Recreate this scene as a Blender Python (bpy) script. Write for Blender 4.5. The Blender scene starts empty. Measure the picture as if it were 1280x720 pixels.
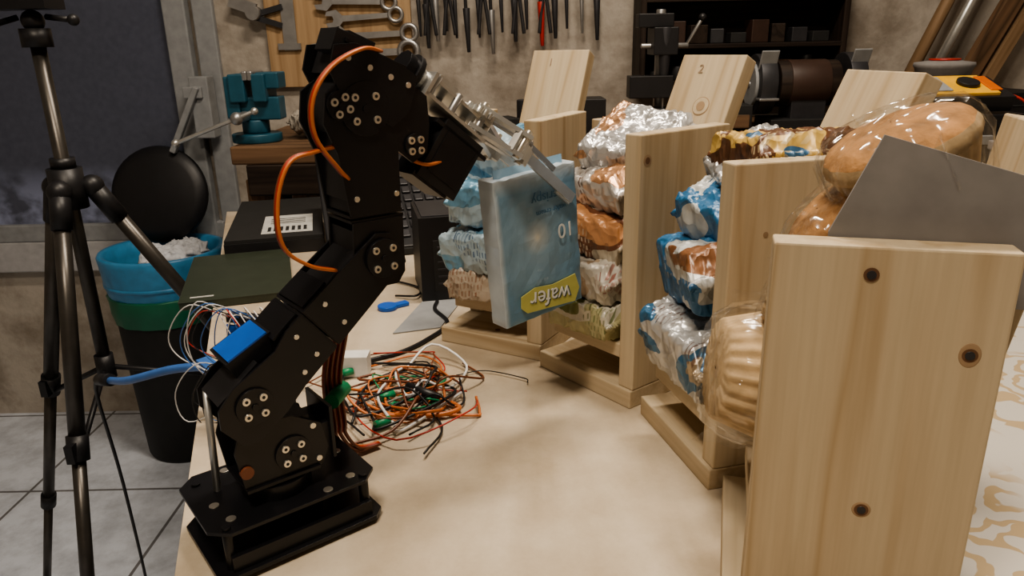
import bpy, bmesh, math, random
from mathutils import Vector, Matrix, Euler, noise
random.seed(7)
D2R=math.radians
# ------------------------------------------------------------------ materials
def new_mat(name):
    m=bpy.data.materials.new(name); m.use_nodes=True
    nt=m.node_tree; b=nt.nodes['Principled BSDF']; return m,nt,b
def setc(b,c,r=.5,me=0,spec=None):
    b.inputs['Base Color'].default_value=(*c,1); b.inputs['Roughness'].default_value=r; b.inputs['Metallic'].default_value=me
    if spec is not None: b.inputs['Specular IOR Level'].default_value=spec
def N(nt,t,**k):
    n=nt.nodes.new(t)
    for a,v in k.items(): setattr(n,a,v)
    return n
def ramp(nt,stops):
    r=N(nt,'ShaderNodeValToRGB'); e=r.color_ramp.elements
    while len(e)<len(stops): e.new(.5)
    for i,(p,c) in enumerate(stops):
        e[i].position=p; e[i].color=(*c,1) if len(c)==3 else c
    return r
def gcvec(nt,scale=(1,1,1)):
    a=N(nt,'ShaderNodeAttribute',attribute_name='gc')
    mp=N(nt,'ShaderNodeMapping'); mp.inputs['Scale'].default_value=scale
    nt.links.new(a.outputs['Vector'],mp.inputs['Vector']); return mp.outputs[0]
def bump(nt,b,h,strength=.2,dist=.002):
    bp=N(nt,'ShaderNodeBump'); bp.inputs['Strength'].default_value=strength; bp.inputs['Distance'].default_value=dist
    nt.links.new(h,bp.inputs['Height']); nt.links.new(bp.outputs[0],b.inputs['Normal'])
def plain(name,c,r=.5,me=0,var=.12,sc=40,bs=.1,spec=None,bd=.001):
    m,nt,b=new_mat(name); setc(b,c,r,me,spec)
    n=N(nt,'ShaderNodeTexNoise'); n.inputs['Scale'].default_value=sc; n.inputs['Detail'].default_value=4
    nt.links.new(gcvec(nt),n.inputs['Vector'])
    rp=ramp(nt,[(.3,tuple(x*(1-var) for x in c)),(.7,tuple(min(1,x*(1+var)) for x in c))])
    nt.links.new(n.outputs['Fac'],rp.inputs[0]); nt.links.new(rp.outputs[0],b.inputs['Base Color'])
    if bs: bump(nt,b,n.outputs['Fac'],bs,bd)
    return m
def wood(name,c1,c2,c3,rough=.6,gs=1.0):
    m,nt,b=new_mat(name); b.inputs['Roughness'].default_value=rough; b.inputs['Specular IOR Level'].default_value=.25
    v=gcvec(nt,(1.3*gs,24*gs,24*gs))
    n=N(nt,'ShaderNodeTexNoise'); n.inputs['Scale'].default_value=1.0; n.inputs['Detail'].default_value=2; n.inputs['Distortion'].default_value=.3
    nt.links.new(v,n.inputs['Vector'])
    mul=N(nt,'ShaderNodeMath',operation='MULTIPLY'); mul.inputs[1].default_value=9; nt.links.new(n.outputs['Fac'],mul.inputs[0])
    fr=N(nt,'ShaderNodeMath',operation='PINGPONG'); fr.inputs[1].default_value=1; nt.links.new(mul.outputs[0],fr.inputs[0])
    rp=ramp(nt,[(0,c1),(.6,c2),(1,c3)]); nt.links.new(fr.outputs[0],rp.inputs[0])
    v2=gcvec(nt,(12,260,260)); n2=N(nt,'ShaderNodeTexNoise'); n2.inputs['Scale'].default_value=1; n2.inputs['Detail'].default_value=2
    nt.links.new(v2,n2.inputs['Vector'])
    rp2=ramp(nt,[(.25,(.88,.87,.85)),(.7,(1,1,1))]); nt.links.new(n2.outputs['Fac'],rp2.inputs[0])
    mx=N(nt,'ShaderNodeMix',data_type='RGBA',blend_type='MULTIPLY'); mx.inputs[0].default_value=1
    nt.links.new(rp.outputs[0],mx.inputs[6]); nt.links.new(rp2.outputs[0],mx.inputs[7])
    nt.links.new(mx.outputs[2],b.inputs['Base Color'])
    bump(nt,b,n2.outputs['Fac'],.15,.0006)
    return m
PINE=wood('pine_planed',(.58,.485,.345),(.55,.45,.315),(.46,.355,.225))
KNOT=plain('knot_brown',(.14,.07,.035),.6)
KNOTR=plain('knot_ring',(.36,.25,.15),.6)
BROWN=wood('bench_wood',(.20,.12,.07),(.14,.085,.05),(.08,.05,.03))
DARKW=wood('dark_wood',(.040,.028,.021),(.031,.021,.016),(.018,.012,.01))
SLAT=wood('old_slat_wood',(.30,.20,.12),(.24,.155,.085),(.15,.09,.05))
def plywood():
    m,nt,b=new_mat('plywood'); b.inputs['Roughness'].default_value=.36; b.inputs['Specular IOR Level'].default_value=.4
    v=gcvec(nt,(1.2,7,7)); n=N(nt,'ShaderNodeTexNoise'); n.inputs['Scale'].default_value=1.2; n.inputs['Detail'].default_value=5; n.inputs['Distortion'].default_value=1.4
    nt.links.new(v,n.inputs['Vector'])
    rp=ramp(nt,[(.3,(.50,.42,.315)),(.5,(.57,.49,.38)),(.7,(.63,.55,.435))]); nt.links.new(n.outputs['Fac'],rp.inputs[0])
    n2=N(nt,'ShaderNodeTexNoise'); n2.inputs['Scale'].default_value=6; n2.inputs['Detail'].default_value=7; n2.inputs['Roughness'].default_value=.7
    nt.links.new(gcvec(nt),n2.inputs['Vector'])
    rp2=ramp(nt,[(.34,(.74,.70,.65)),(.58,(1,1,1))]); nt.links.new(n2.outputs['Fac'],rp2.inputs[0])
    mx=N(nt,'ShaderNodeMix',data_type='RGBA',blend_type='MULTIPLY'); mx.inputs[0].default_value=1
    nt.links.new(rp.outputs[0],mx.inputs[6]); nt.links.new(rp2.outputs[0],mx.inputs[7]); nt.links.new(mx.outputs[2],b.inputs['Base Color'])
    return m
PLY=plywood()
def plaster(name,c,dirt):
    m,nt,b=new_mat(name); b.inputs['Roughness'].default_value=.9
    n=N(nt,'ShaderNodeTexNoise'); n.inputs['Scale'].default_value=4; n.inputs['Detail'].default_value=8; n.inputs['Roughness'].default_value=.65
    nt.links.new(gcvec(nt),n.inputs['Vector'])
    rp=ramp(nt,[(.38,dirt),(.56,c)]); nt.links.new(n.outputs['Fac'],rp.inputs[0]); nt.links.new(rp.outputs[0],b.inputs['Base Color'])
    n2=N(nt,'ShaderNodeTexNoise'); n2.inputs['Scale'].default_value=25; n2.inputs['Detail'].default_value=5; nt.links.new(gcvec(nt),n2.inputs['Vector'])
    bump(nt,b,n2.outputs['Fac'],.5,.01)
    return m
WALL=plaster('rough_plaster',(.44,.40,.35),(.25,.215,.175))
CEIL=plaster('ceiling_paint',(.45,.43,.4),(.4,.38,.35))
def tiles():
    m,nt,b=new_mat('floor_tiles'); b.inputs['Roughness'].default_value=.35
    br=N(nt,'ShaderNodeTexBrick'); br.offset=0; br.inputs['Scale'].default_value=1
    br.inputs['Brick Width'].default_value=.42; br.inputs['Row Height'].default_value=.42; br.inputs['Mortar Size'].default_value=.004
    br.inputs['Color1'].default_value=(.68,.73,.82,1); br.inputs['Color2'].default_value=(.62,.67,.76,1); br.inputs['Mortar'].default_value=(.18,.18,.19,1)
    nt.links.new(gcvec(nt),br.inputs['Vector'])
    n=N(nt,'ShaderNodeTexNoise'); n.inputs['Scale'].default_value=14; n.inputs['Detail'].default_value=8; n.inputs['Roughness'].default_value=.7
    nt.links.new(gcvec(nt),n.inputs['Vector'])
    rp=ramp(nt,[(.35,(.7,.7,.7)),(.6,(1,1,1))]); nt.links.new(n.outputs['Fac'],rp.inputs[0])
    mx=N(nt,'ShaderNodeMix',data_type='RGBA',blend_type='MULTIPLY'); mx.inputs[0].default_value=1
    nt.links.new(br.outputs['Color'],mx.inputs[6]); nt.links.new(rp.outputs[0],mx.inputs[7]); nt.links.new(mx.outputs[2],b.inputs['Base Color'])
    return m
TILE=tiles()
def cloth():
    m,nt,b=new_mat('floral_tablecloth'); b.inputs['Roughness'].default_value=.4
    v=N(nt,'ShaderNodeTexVoronoi'); v.inputs['Scale'].default_value=17
    n=N(nt,'ShaderNodeTexNoise'); n.inputs['Scale'].default_value=30; n.inputs['Detail'].default_value=2
    g=gcvec(nt); nt.links.new(g,n.inputs['Vector'])
    ad=N(nt,'ShaderNodeVectorMath',operation='MULTIPLY_ADD'); ad.inputs[1].default_value=(.035,.035,.035)
    nt.links.new(n.outputs['Color'],ad.inputs[0]); nt.links.new(g,ad.inputs[2]); nt.links.new(ad.outputs[0],v.inputs['Vector'])
    w=N(nt,'ShaderNodeMath',operation='MULTIPLY'); w.inputs[1].default_value=22; nt.links.new(v.outputs['Distance'],w.inputs[0])
    s=N(nt,'ShaderNodeMath',operation='SINE'); nt.links.new(w.outputs[0],s.inputs[0])
    rp=ramp(nt,[(.45,(.58,.55,.50)),(.6,(.47,.36,.22))]); nt.links.new(s.outputs[0],rp.inputs[0])
    n3=N(nt,'ShaderNodeTexNoise'); n3.inputs['Scale'].default_value=7; nt.links.new(g,n3.inputs['Vector'])
    rp3=ramp(nt,[(.42,(0,0,0)),(.47,(1,1,1))]); nt.links.new(n3.outputs['Fac'],rp3.inputs[0])
    mx=N(nt,'ShaderNodeMix',data_type='RGBA'); nt.links.new(rp3.outputs[0],mx.inputs[0])
    mx.inputs[6].default_value=(.58,.55,.50,1); nt.links.new(rp.outputs[0],mx.inputs[7]); nt.links.new(mx.outputs[2],b.inputs['Base Color'])
    return m
CLOTH=cloth()
BLK=plain('black_anodised',(.009,.009,.011),.33,.1,bs=0)
BLKP=plain('black_plastic',(.012,.012,.014),.45,0,bs=0)
BLKM=plain('black_matte',(.016,.016,.016),.7,0)
ALU=plain('brushed_aluminium',(.60,.60,.58),.36,.8,bs=.05)
STEEL=plain('steel',(.42,.42,.42),.4,.85)
DSTEEL=plain('dark_steel',(.05,.05,.055),.5,.5)
SCREW=plain('screw_nickel',(.75,.72,.65),.3,.9,bs=0)
GREYP=plain('grey_frame_paint',(.27,.28,.29),.5)
SILL=plain('sill_white',(.40,.40,.41),.6)
TUBEG=plain('tripod_bronze_tube',(.085,.078,.07),.35,.7)
BLUEV=plain('vise_blue',(.015,.085,.13),.45)
MOTOR=plain('grinder_motor_brown',(.045,.024,.017),.5)
BINBLUE=plain('bin_blue_rim',(.07,.27,.50),.35)
BAG=plain('green_bin_bag',(.015,.14,.08),.35,bs=.6,sc=25)
TISSUE=plain('tissue',(.6,.62,.66),.8,bs=.5)
CARD=plain('grey_cardboard',(.23,.22,.215),.85)
WHITEP=plain('white_plastic',(.7,.7,.68),.4)
RED=plain('red_wire',(.42,.03,.02),.4,bs=0); ORG=plain('orange_wire',(.55,.17,.05),.4,bs=0)
BRN=plain('brown_wire',(.17,.055,.025),.4,bs=0); WHT=plain('white_wire',(.7,.7,.7),.4,bs=0)
GRNW=plain('green_wire',(.02,.25,.11),.4,bs=0)
BLUW=plain('blue_wire',(.05,.15,.42),.3,bs=0); PCB=plain('blue_pcb',(.012,.10,.45),.3)
LABEL=plain('paper_label',(.50,.50,.48),.6); OLIVE=plain('dark_olive_cover',(.035,.045,.03),.35)
MMY=plain('multimeter_yellow',(.75,.42,.03),.4); MMO=plain('multimeter_orange',(.6,.14,.02),.4)
PEG=wood('tool_board_wood',(.46,.32,.19),(.41,.28,.16),(.34,.22,.12))
RAG=plain('grey_rag',(.34,.31,.27),.9,bs=.5)
INK=plain('pencil_mark',(.30,.22,.15),.8)
def foil(name,base,patch,dark,metal=.1,rough=.38,pt=.56,ps=13,third=None,tp=.66):
    m,nt,b=new_mat(name); b.inputs['Roughness'].default_value=rough; b.inputs['Metallic'].default_value=metal
    b.inputs['Coat Weight'].default_value=.3; b.inputs['Coat Roughness'].default_value=.2
    nn=N(nt,'ShaderNodeTexNoise'); nn.inputs['Scale'].default_value=ps; nn.inputs['Detail'].default_value=1
    nt.links.new(gcvec(nt,(1,1,1.6)),nn.inputs['Vector'])
    rp=ramp(nt,[(0,base),(pt,patch)]+([(tp,third)] if third else [])); rp.color_ramp.interpolation='CONSTANT'; nt.links.new(nn.outputs['Fac'],rp.inputs[0])
    w=N(nt,'ShaderNodeTexBrick'); w.offset=.37; w.inputs['Scale'].default_value=1; w.inputs['Brick Width'].default_value=.0042; w.inputs['Row Height'].default_value=.0078; w.inputs['Mortar Size'].default_value=.0013
    w.inputs['Color1'].default_value=(1,1,1,1); w.inputs['Color2'].default_value=(.35,.35,.35,1); w.inputs['Mortar'].default_value=(0,0,0,1)
    a=N(nt,'ShaderNodeAttribute',attribute_name='gc'); sp=N(nt,'ShaderNodeSeparateXYZ'); cb=N(nt,'ShaderNodeCombineXYZ'); nt.links.new(a.outputs['Vector'],sp.inputs[0])
    nt.links.new(sp.outputs['X'],cb.inputs['X'])
    ad=N(nt,'ShaderNodeMath',operation='ADD'); nt.links.new(sp.outputs['Y'],ad.inputs[0]); nt.links.new(sp.outputs['Z'],ad.inputs[1]); nt.links.new(ad.outputs[0],cb.inputs['Y']); nt.links.new(cb.outputs[0],w.inputs['Vector'])
    n3=N(nt,'ShaderNodeTexNoise'); n3.inputs['Scale'].default_value=18; n3.inputs['Detail'].default_value=0; nt.links.new(gcvec(nt),n3.inputs['Vector'])
    r3=ramp(nt,[(.60,(0,0,0)),(.62,(.8,.8,.8))]); nt.links.new(n3.outputs['Fac'],r3.inputs[0])
    mu=N(nt,'ShaderNodeMath',operation='MULTIPLY'); nt.links.new(w.outputs['Color'],mu.inputs[0]); nt.links.new(r3.outputs[0],mu.inputs[1])
    mx=N(nt,'ShaderNodeMix',data_type='RGBA'); nt.links.new(mu.outputs[0],mx.inputs[0]); nt.links.new(rp.outputs[0],mx.inputs[6]); mx.inputs[7].default_value=(*dark,1)
    nt.links.new(mx.outputs[2],b.inputs['Base Color'])
    n2=N(nt,'ShaderNodeTexVoronoi'); n2.feature='F1'; n2.inputs['Scale'].default_value=70
    dn=N(nt,'ShaderNodeTexNoise'); dn.inputs['Scale'].default_value=40; dn.inputs['Detail'].default_value=2; g2=gcvec(nt,(1,1.2,1)); nt.links.new(g2,dn.inputs['Vector'])
    dv=N(nt,'ShaderNodeVectorMath',operation='MULTIPLY_ADD'); dv.inputs[1].default_value=(.02,.02,.02); nt.links.new(dn.outputs['Color'],dv.inputs[0]); nt.links.new(g2,dv.inputs[2]); nt.links.new(dv.outputs[0],n2.inputs['Vector'])
    bump(nt,b,n2.outputs['Distance'],.75,.006)
    return m
F_BLUE=foil('foil_blue',(.04,.16,.33),(.55,.57,.57),(.60,.55,.48),pt=.52,third=(.24,.11,.05),tp=.62)
F_LBLUE=foil('foil_light_blue',(.15,.32,.46),(.38,.50,.58),(.03,.08,.2),pt=.52)
F_ORG=foil('foil_orange',(.52,.26,.12),(.17,.07,.035),(.70,.62,.5),pt=.53,third=(.58,.52,.42),tp=.58)
F_WHT=foil('foil_white',(.56,.53,.47),(.46,.36,.26),(.30,.07,.05),pt=.54,third=(.28,.09,.06),tp=.66)
F_TAN=foil('foil_tan',(.47,.40,.32),(.56,.52,.46),(.25,.10,.05),pt=.55)
F_GRN=foil('foil_yellow_green',(.45,.42,.24),(.58,.55,.46),(.10,.14,.03),pt=.52,third=(.16,.17,.05),tp=.62)
F_SIL=foil('foil_silver',(.60,.60,.60),(.52,.30,.17),(.12,.10,.10),metal=.55,rough=.28,pt=.62)
F_SBL=foil('foil_silver_blue',(.58,.59,.60),(.06,.18,.33),(.15,.06,.04),metal=.4,rough=.3,pt=.56,third=(.44,.36,.26),tp=.64)
F_SOR=foil('foil_silver_orange',(.62,.60,.58),(.54,.30,.16),(.12,.05,.03),metal=.4,rough=.3,pt=.55,third=(.15,.07,.04),tp=.65)
F_BRN=foil('foil_brown_yellow',(.13,.06,.03),(.56,.38,.12),(.65,.55,.35),pt=.50,ps=22,third=(.06,.15,.27),tp=.60)
def wrapper():
    m,nt,b=new_mat('clear_wrapper')
    nt.nodes.remove(b); o=nt.nodes['Material Output']
    t=N(nt,'ShaderNodeBsdfTransparent'); g=N(nt,'ShaderNodeBsdfGlossy'); g.inputs['Roughness'].default_value=.16; g.inputs['Color'].default_value=(.9,.9,.9,1)
    mx=N(nt,'ShaderNodeMixShader'); lw=N(nt,'ShaderNodeLayerWeight'); lw.inputs['Blend'].default_value=.25
    mp=N(nt,'ShaderNodeMapRange'); mp.inputs['To Min'].default_value=.035; mp.inputs['To Max'].default_value=.38
    nt.links.new(lw.outputs['Facing'],mp.inputs[0]); nt.links.new(mp.outputs[0],mx.inputs[0])
    nt.links.new(t.outputs[0],mx.inputs[1]); nt.links.new(g.outputs[0],mx.inputs[2]); nt.links.new(mx.outputs[0],o.inputs[0])
    v=N(nt,'ShaderNodeTexVoronoi'); v.inputs['Scale'].default_value=55
    dn=N(nt,'ShaderNodeTexNoise'); dn.inputs['Scale'].default_value=25; g2=gcvec(nt,(1,1,.5)); nt.links.new(g2,dn.inputs['Vector'])
    dv=N(nt,'ShaderNodeVectorMath',operation='MULTIPLY_ADD'); dv.inputs[1].default_value=(.04,.04,.04); nt.links.new(dn.outputs['Color'],dv.inputs[0]); nt.links.new(g2,dv.inputs[2]); nt.links.new(dv.outputs[0],v.inputs['Vector'])
    bp=N(nt,'ShaderNodeBump'); bp.inputs['Strength'].default_value=1; bp.inputs['Distance'].default_value=.010
    nt.links.new(v.outputs['Distance'],bp.inputs['Height']); nt.links.new(bp.outputs[0],g.inputs['Normal'])
    return m
WRAP=wrapper()
MUFT=plain('muffin_top_golden',(.36,.19,.075),.85,var=.38,sc=70,bs=.9,bd=.003)
MUFC=plain('muffin_side',(.52,.38,.22),.85,var=.18,sc=90,bs=.6,bd=.002)
def glassdark():
    m,nt,b=new_mat('night_window_glass'); b.inputs['Roughness'].default_value=.3
    a=N(nt,'ShaderNodeAttribute',attribute_name='gc'); sp=N(nt,'ShaderNodeSeparateXYZ'); nt.links.new(a.outputs['Vector'],sp.inputs[0])
    n=N(nt,'ShaderNodeTexNoise'); n.inputs['Scale'].default_value=13; n.inputs['Detail'].default_value=5; nt.links.new(gcvec(nt,(1,1,1.3)),n.inputs['Vector'])
    mp=N(nt,'ShaderNodeMapRange'); mp.inputs['From Min'].default_value=-.50; mp.inputs['From Max'].default_value=-.62; nt.links.new(sp.outputs['Z'],mp.inputs[0])
    mu=N(nt,'ShaderNodeMath',operation='MULTIPLY'); nt.links.new(mp.outputs[0],mu.inputs[0])
    rp=ramp(nt,[(.38,(0,0,0)),(.58,(1,1,1))]); nt.links.new(n.outputs['Fac'],rp.inputs[0]); nt.links.new(rp.outputs[0],mu.inputs[1])
    mx=N(nt,'ShaderNodeMix',data_type='RGBA'); nt.links.new(mu.outputs[0],mx.inputs[0])
    n4=N(nt,'ShaderNodeTexNoise'); n4.inputs['Scale'].default_value=60; n4.inputs['Detail'].default_value=5; nt.links.new(gcvec(nt),n4.inputs['Vector'])
    r4=ramp(nt,[(.35,(.078,.088,.125)),(.7,(.095,.105,.148))]); nt.links.new(n4.outputs['Fac'],r4.inputs[0]); nt.links.new(r4.outputs[0],mx.inputs[6])
    mx.inputs[7].default_value=(.30,.34,.50,1); nt.links.new(mx.outputs[2],b.inputs['Base Color'])
    return m
NGLASS=glassdark()
def packprint():
    m,nt,b=new_mat('wafer_packet_print'); b.inputs['Roughness'].default_value=.30; b.inputs['Coat Weight'].default_value=.35
    a=N(nt,'ShaderNodeAttribute',attribute_name='gc')
    ds=N(nt,'ShaderNodeVectorMath',operation='DISTANCE'); ds.inputs[1].default_value=(-.004,-.011,.008); nt.links.new(a.outputs['Vector'],ds.inputs[0])
    rp=ramp(nt,[(0,(.80,.81,.74)),(.06,(.52,.60,.64)),(.22,(.27,.41,.53)),(.8,(.155,.29,.42))])
    ml=N(nt,'ShaderNodeMath',operation='MULTIPLY'); ml.inputs[1].default_value=14; nt.links.new(ds.outputs['Value'],ml.inputs[0]); nt.links.new(ml.outputs[0],rp.inputs[0])
    sp=N(nt,'ShaderNodeSeparateXYZ'); nt.links.new(a.outputs['Vector'],sp.inputs[0])
    n=N(nt,'ShaderNodeTexNoise'); n.inputs['Scale'].default_value=45; n.inputs['Detail'].default_value=5; nt.links.new(a.outputs['Vector'],n.inputs['Vector'])
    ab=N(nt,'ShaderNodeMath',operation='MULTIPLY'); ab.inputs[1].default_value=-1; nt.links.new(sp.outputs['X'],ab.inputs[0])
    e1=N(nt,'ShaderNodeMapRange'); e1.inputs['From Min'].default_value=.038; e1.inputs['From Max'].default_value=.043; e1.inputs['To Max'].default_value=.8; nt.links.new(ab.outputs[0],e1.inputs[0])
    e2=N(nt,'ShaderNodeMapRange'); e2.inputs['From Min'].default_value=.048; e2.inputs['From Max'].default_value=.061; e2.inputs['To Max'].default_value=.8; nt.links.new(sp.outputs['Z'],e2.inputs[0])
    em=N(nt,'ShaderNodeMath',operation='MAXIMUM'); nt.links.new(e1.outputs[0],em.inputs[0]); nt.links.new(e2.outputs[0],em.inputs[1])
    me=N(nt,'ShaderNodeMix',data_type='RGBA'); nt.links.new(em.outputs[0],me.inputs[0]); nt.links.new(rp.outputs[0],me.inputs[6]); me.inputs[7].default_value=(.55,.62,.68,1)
    r2=ramp(nt,[(.35,(.85,.85,.85)),(.65,(1.0,1.0,1.0))]); nt.links.new(n.outputs['Fac'],r2.inputs[0])
    mx=N(nt,'ShaderNodeMix',data_type='RGBA',blend_type='MULTIPLY'); mx.inputs[0].default_value=1
    nt.links.new(me.outputs[2],mx.inputs[6]); nt.links.new(r2.outputs[0],mx.inputs[7]); nt.links.new(mx.outputs[2],b.inputs['Base Color'])
    n2=N(nt,'ShaderNodeTexNoise'); n2.noise_type='RIDGED_MULTIFRACTAL'; n2.inputs['Scale'].default_value=14; n2.inputs['Detail'].default_value=3; n2.inputs['Distortion'].default_value=.8; nt.links.new(a.outputs['Vector'],n2.inputs['Vector'])
    bump(nt,b,n2.outputs['Fac'],.35,.003); return m
PACK=packprint()
PYEL=plain('print_yellow',(.50,.50,.16),.4); PGRN=plain('print_dark',(.04,.08,.09),.4,bs=0); PWHT=plain('print_white',(.72,.74,.74),.4,bs=0); PBLU=plain('print_blue',(.05,.14,.24),.4,bs=0)
LAMPM,_nt,_b=new_mat('lamp_tube_glow'); _b.inputs['Emission Color'].default_value=(1,.9,.75,1); _b.inputs['Emission Strength'].default_value=4
# ------------------------------------------------------------------ builder
class B:
    def __init__(s,name,loc=(0,0,0),rot=(0,0,0),parent=None,bevel=0):
        s.name=name; s.bm=bmesh.new(); s.gc=s.bm.verts.layers.float_vector.new('gc'); s.mats=[]; s.loc=loc; s.rot=rot; s.parent=parent; s.bevel=bevel; s.X=Matrix.Identity(4)
    def mi(s,m):
        if m not in s.mats: s.mats.append(m)
        return s.mats.index(m)
    def put(s,verts,M,mat,smooth=False,perm=None,off=True,faces=None):
        o=Vector((random.uniform(0,5),random.uniform(0,5),random.uniform(0,5))) if off else Vector((0,0,0))
        fs=set(); M=s.X@M
        for v in verts:
            l=v.co.copy(); g=l if perm is None else Vector((l[perm[0]],l[perm[1]],l[perm[2]]))
            v[s.gc]=g+o; v.co=M@l
            for f in v.link_faces: fs.add(f)
        i=s.mi(mat)
        for f in fs: f.material_index=i; f.smooth=smooth
        return fs
    def mbox(s,c,sz,mat,MM,perm=(0,1,2)):
        vs=bmesh.ops.create_cube(s.bm,size=1)['verts']
        for v in vs: v.co=Vector((v.co.x*sz[0],v.co.y*sz[1],v.co.z*sz[2]))
        s.put(vs,MM@Matrix.Translation(c),mat,perm=perm)
    def box(s,c,size,mat,R=None,off=True,perm='auto'):
        vs=bmesh.ops.create_cube(s.bm,size=1)['verts']
        for v in vs: v.co=Vector((v.co.x*size[0],v.co.y*size[1],v.co.z*size[2]))
        M=Matrix.Translation(c)
        if R is not None:
            M=M@(Euler([D2R(a) for a in R]).to_matrix().to_4x4() if not isinstance(R,Matrix) else R.to_4x4())
        if perm=='auto': perm=sorted(range(3),key=lambda i:-size[i])
        s.put(vs,M,mat,perm=perm,off=off)
    def cyl(s,p0,p1,r,mat,r2=None,seg=20):
        p0=Vector(p0); p1=Vector(p1); d=p1-p0; L=d.length
        vs=bmesh.ops.create_cone(s.bm,cap_ends=True,segments=seg,radius1=r,radius2=r if r2 is None else r2,depth=L)['verts']
        M=Matrix.Translation((p0+p1)/2)@d.to_track_quat('Z','Y').to_matrix().to_4x4()
        fs=s.put(vs,M,mat,perm=(2,0,1))
        for f in fs: f.smooth=len(f.verts)==4
    def sph(s,c,r,mat,sc=(1,1,1),R=None,seg=20):
        vs=bmesh.ops.create_uvsphere(s.bm,u_segments=seg,v_segments=seg//2+2,radius=r)['verts']
        for v in vs: v.co=Vector((v.co.x*sc[0],v.co.y*sc[1],v.co.z*sc[2]))
        M=Matrix.Translation(c)
        if R: M=M@Euler([D2R(a) for a in R]).to_matrix().to_4x4()
        s.put(vs,M,mat,smooth=True)
    def prism(s,pts,t,M,mat,perm=None,off=True):
        a=[s.bm.verts.new((x,y,-t/2)) for x,y in pts]; b=[s.bm.verts.new((x,y,t/2)) for x,y in pts]
        s.bm.faces.new(a[::-1]); s.bm.faces.new(b)
        for i in range(len(a)):
            j=(i+1)%len(a); s.bm.faces.new((a[i],a[j],b[j],b[i]))
        s.put(a+b,M,mat,perm=perm,off=off)
    def lathe(s,prof,M,mat,seg=48,ridge=0,rd=0,close=True,jit=0):
        rings=[]
        for r,z in prof:
            ring=[]
            for k in range(seg):
                a=2*math.pi*k/seg; rr=r*(1+(rd*math.cos(ridge*a) if ridge else 0)); zz=z
                if jit:
                    rr*=1+jit*(noise.noise(Vector((math.cos(a)*3,math.sin(a)*3,z*60)))) + jit*.5*math.sin(a*17+z*90)
                    zz+=jit*.02*noise.noise(Vector((math.cos(a)*4*r*30,math.sin(a)*4*r*30,7)))
                ring.append(s.bm.verts.new((rr*math.cos(a),rr*math.sin(a),zz)))
            rings.append(ring)
        for i in range(len(rings)-1):
            for k in range(seg):
                j=(k+1)%seg; s.bm.faces.new((rings[i][k],rings[i][j],rings[i+1][j],rings[i+1][k]))
        if close: s.bm.faces.new(rings[0][::-1]); s.bm.faces.new(rings[-1])
        s.put([v for r in rings for v in r],M,mat,smooth=True)
    def tube(s,pts,r,mat,seg=7,sub=6,closed=False):
        P=[Vector(p) for p in pts]; n=len(P); Q=[]
        rng=range(n if closed else n-1)
        for i in rng:
            p0=P[(i-1)%n] if closed or i>0 else P[0]*2-P[1]; p1=P[i]; p2=P[(i+1)%n]
            p3=P[(i+2)%n] if closed or i+2<n else P[-1]*2-P[-2]
            for k in range(sub):
                t=k/sub; Q.append(.5*((2*p1)+(p2-p0)*t+(2*p0-5*p1+4*p2-p3)*t*t+(3*p1-p0-3*p2+p3)*t**3))
        if not closed: Q.append(P[-1])
        rings=[]; m=len(Q); up=None
        for i,q in enumerate(Q):
            d=(Q[(i+1)%m]-Q[i-1]) if (closed or 0<i<m-1) else (Q[1]-Q[0] if i==0 else Q[-1]-Q[-2])
            d=d.normalized() if d.length>1e-9 else Vector((0,0,1))
            if up is None: up=d.orthogonal().normalized()
            else:
                up=(up-d*up.dot(d)); up=up.normalized() if up.length>1e-6 else d.orthogonal().normalized()
            w=d.cross(up)
            rings.append([s.bm.verts.new(q+(up*math.cos(2*math.pi*k/seg)+w*math.sin(2*math.pi*k/seg))*r) for k in range(seg)])
        for i in range(m if closed else m-1):
            a=rings[i]; b=rings[(i+1)%m]
            for k in range(seg):
                j=(k+1)%seg; s.bm.faces.new((a[k],a[j],b[j],b[k]))
        if not closed: s.bm.faces.new(rings[0][::-1]); s.bm.faces.new(rings[-1])
        s.put([v for r_ in rings for v in r_],Matrix.Identity(4),mat,smooth=True)
    def pillow(s,size,M,mat,crimp=.008,seed=0,puff=.45,wr=.0022,smooth=True,pu=6,pv=10,crease=0):
        L,W,T=size; nx,ny=44,40; top=[];bot=[]
        def rid(x,y,z): return 1-2*abs(noise.noise(Vector((x,y,z))))
        for sgn,lst in((1,top),(-1,bot)):
            for i in range(nx+1):
                row=[]
                for j in range(ny+1):
                    u=-1+2*i/nx; v0=-1+2*j/ny; v=math.sin(v0*math.pi/2)*.7+v0*.3; u=math.sin(u*math.pi/2)*.5+u*.5
                    cx=max(0,(abs(u)-(1-2*crimp/L))/(2*crimp/L)); h=(max(0,1-abs(u)**pu))**puff*(max(0,1-abs(v)**pv))**puff
                    if cx>0: h*=.2
                    p=Vector((u*L/2,v*W/2*(1-.04*(1-abs(u))),0))
                    nz=noise.noise(Vector((u*3.1+seed,v*3.3,sgn*2)))+.6*noise.noise(Vector((u*8+seed,v*7,sgn*5)))+.6*abs(noise.noise(Vector((u*13+seed,v*9,sgn*7))))
                    if crease: nz+=crease*(rid(u*4+seed,v*3,sgn*3)**3)*-.8+crease*.5*rid(u*9+seed,v*8,sgn*4)**2
                    p.z=sgn*(h*T/2+nz*wr*min(1,h*3))
                    p.y+=wr*(1.1*noise.noise(Vector((u*7+seed,p.z*90,sgn*.2)))+(crease*1.0*rid(u*5+seed,p.z*70,1.5) if crease else 0))*min(1,abs(v)*1.3)
                    if j in(0,ny) and i not in (0,nx): p.z=wr*noise.noise(Vector((u*6,seed,v)))
                    if i in (0,nx): p.z=0; p.x+=.0012*(1 if j%2 else -1)*(1 if u>0 else -1)
                    row.append(p)
                lst.append(row)
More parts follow.
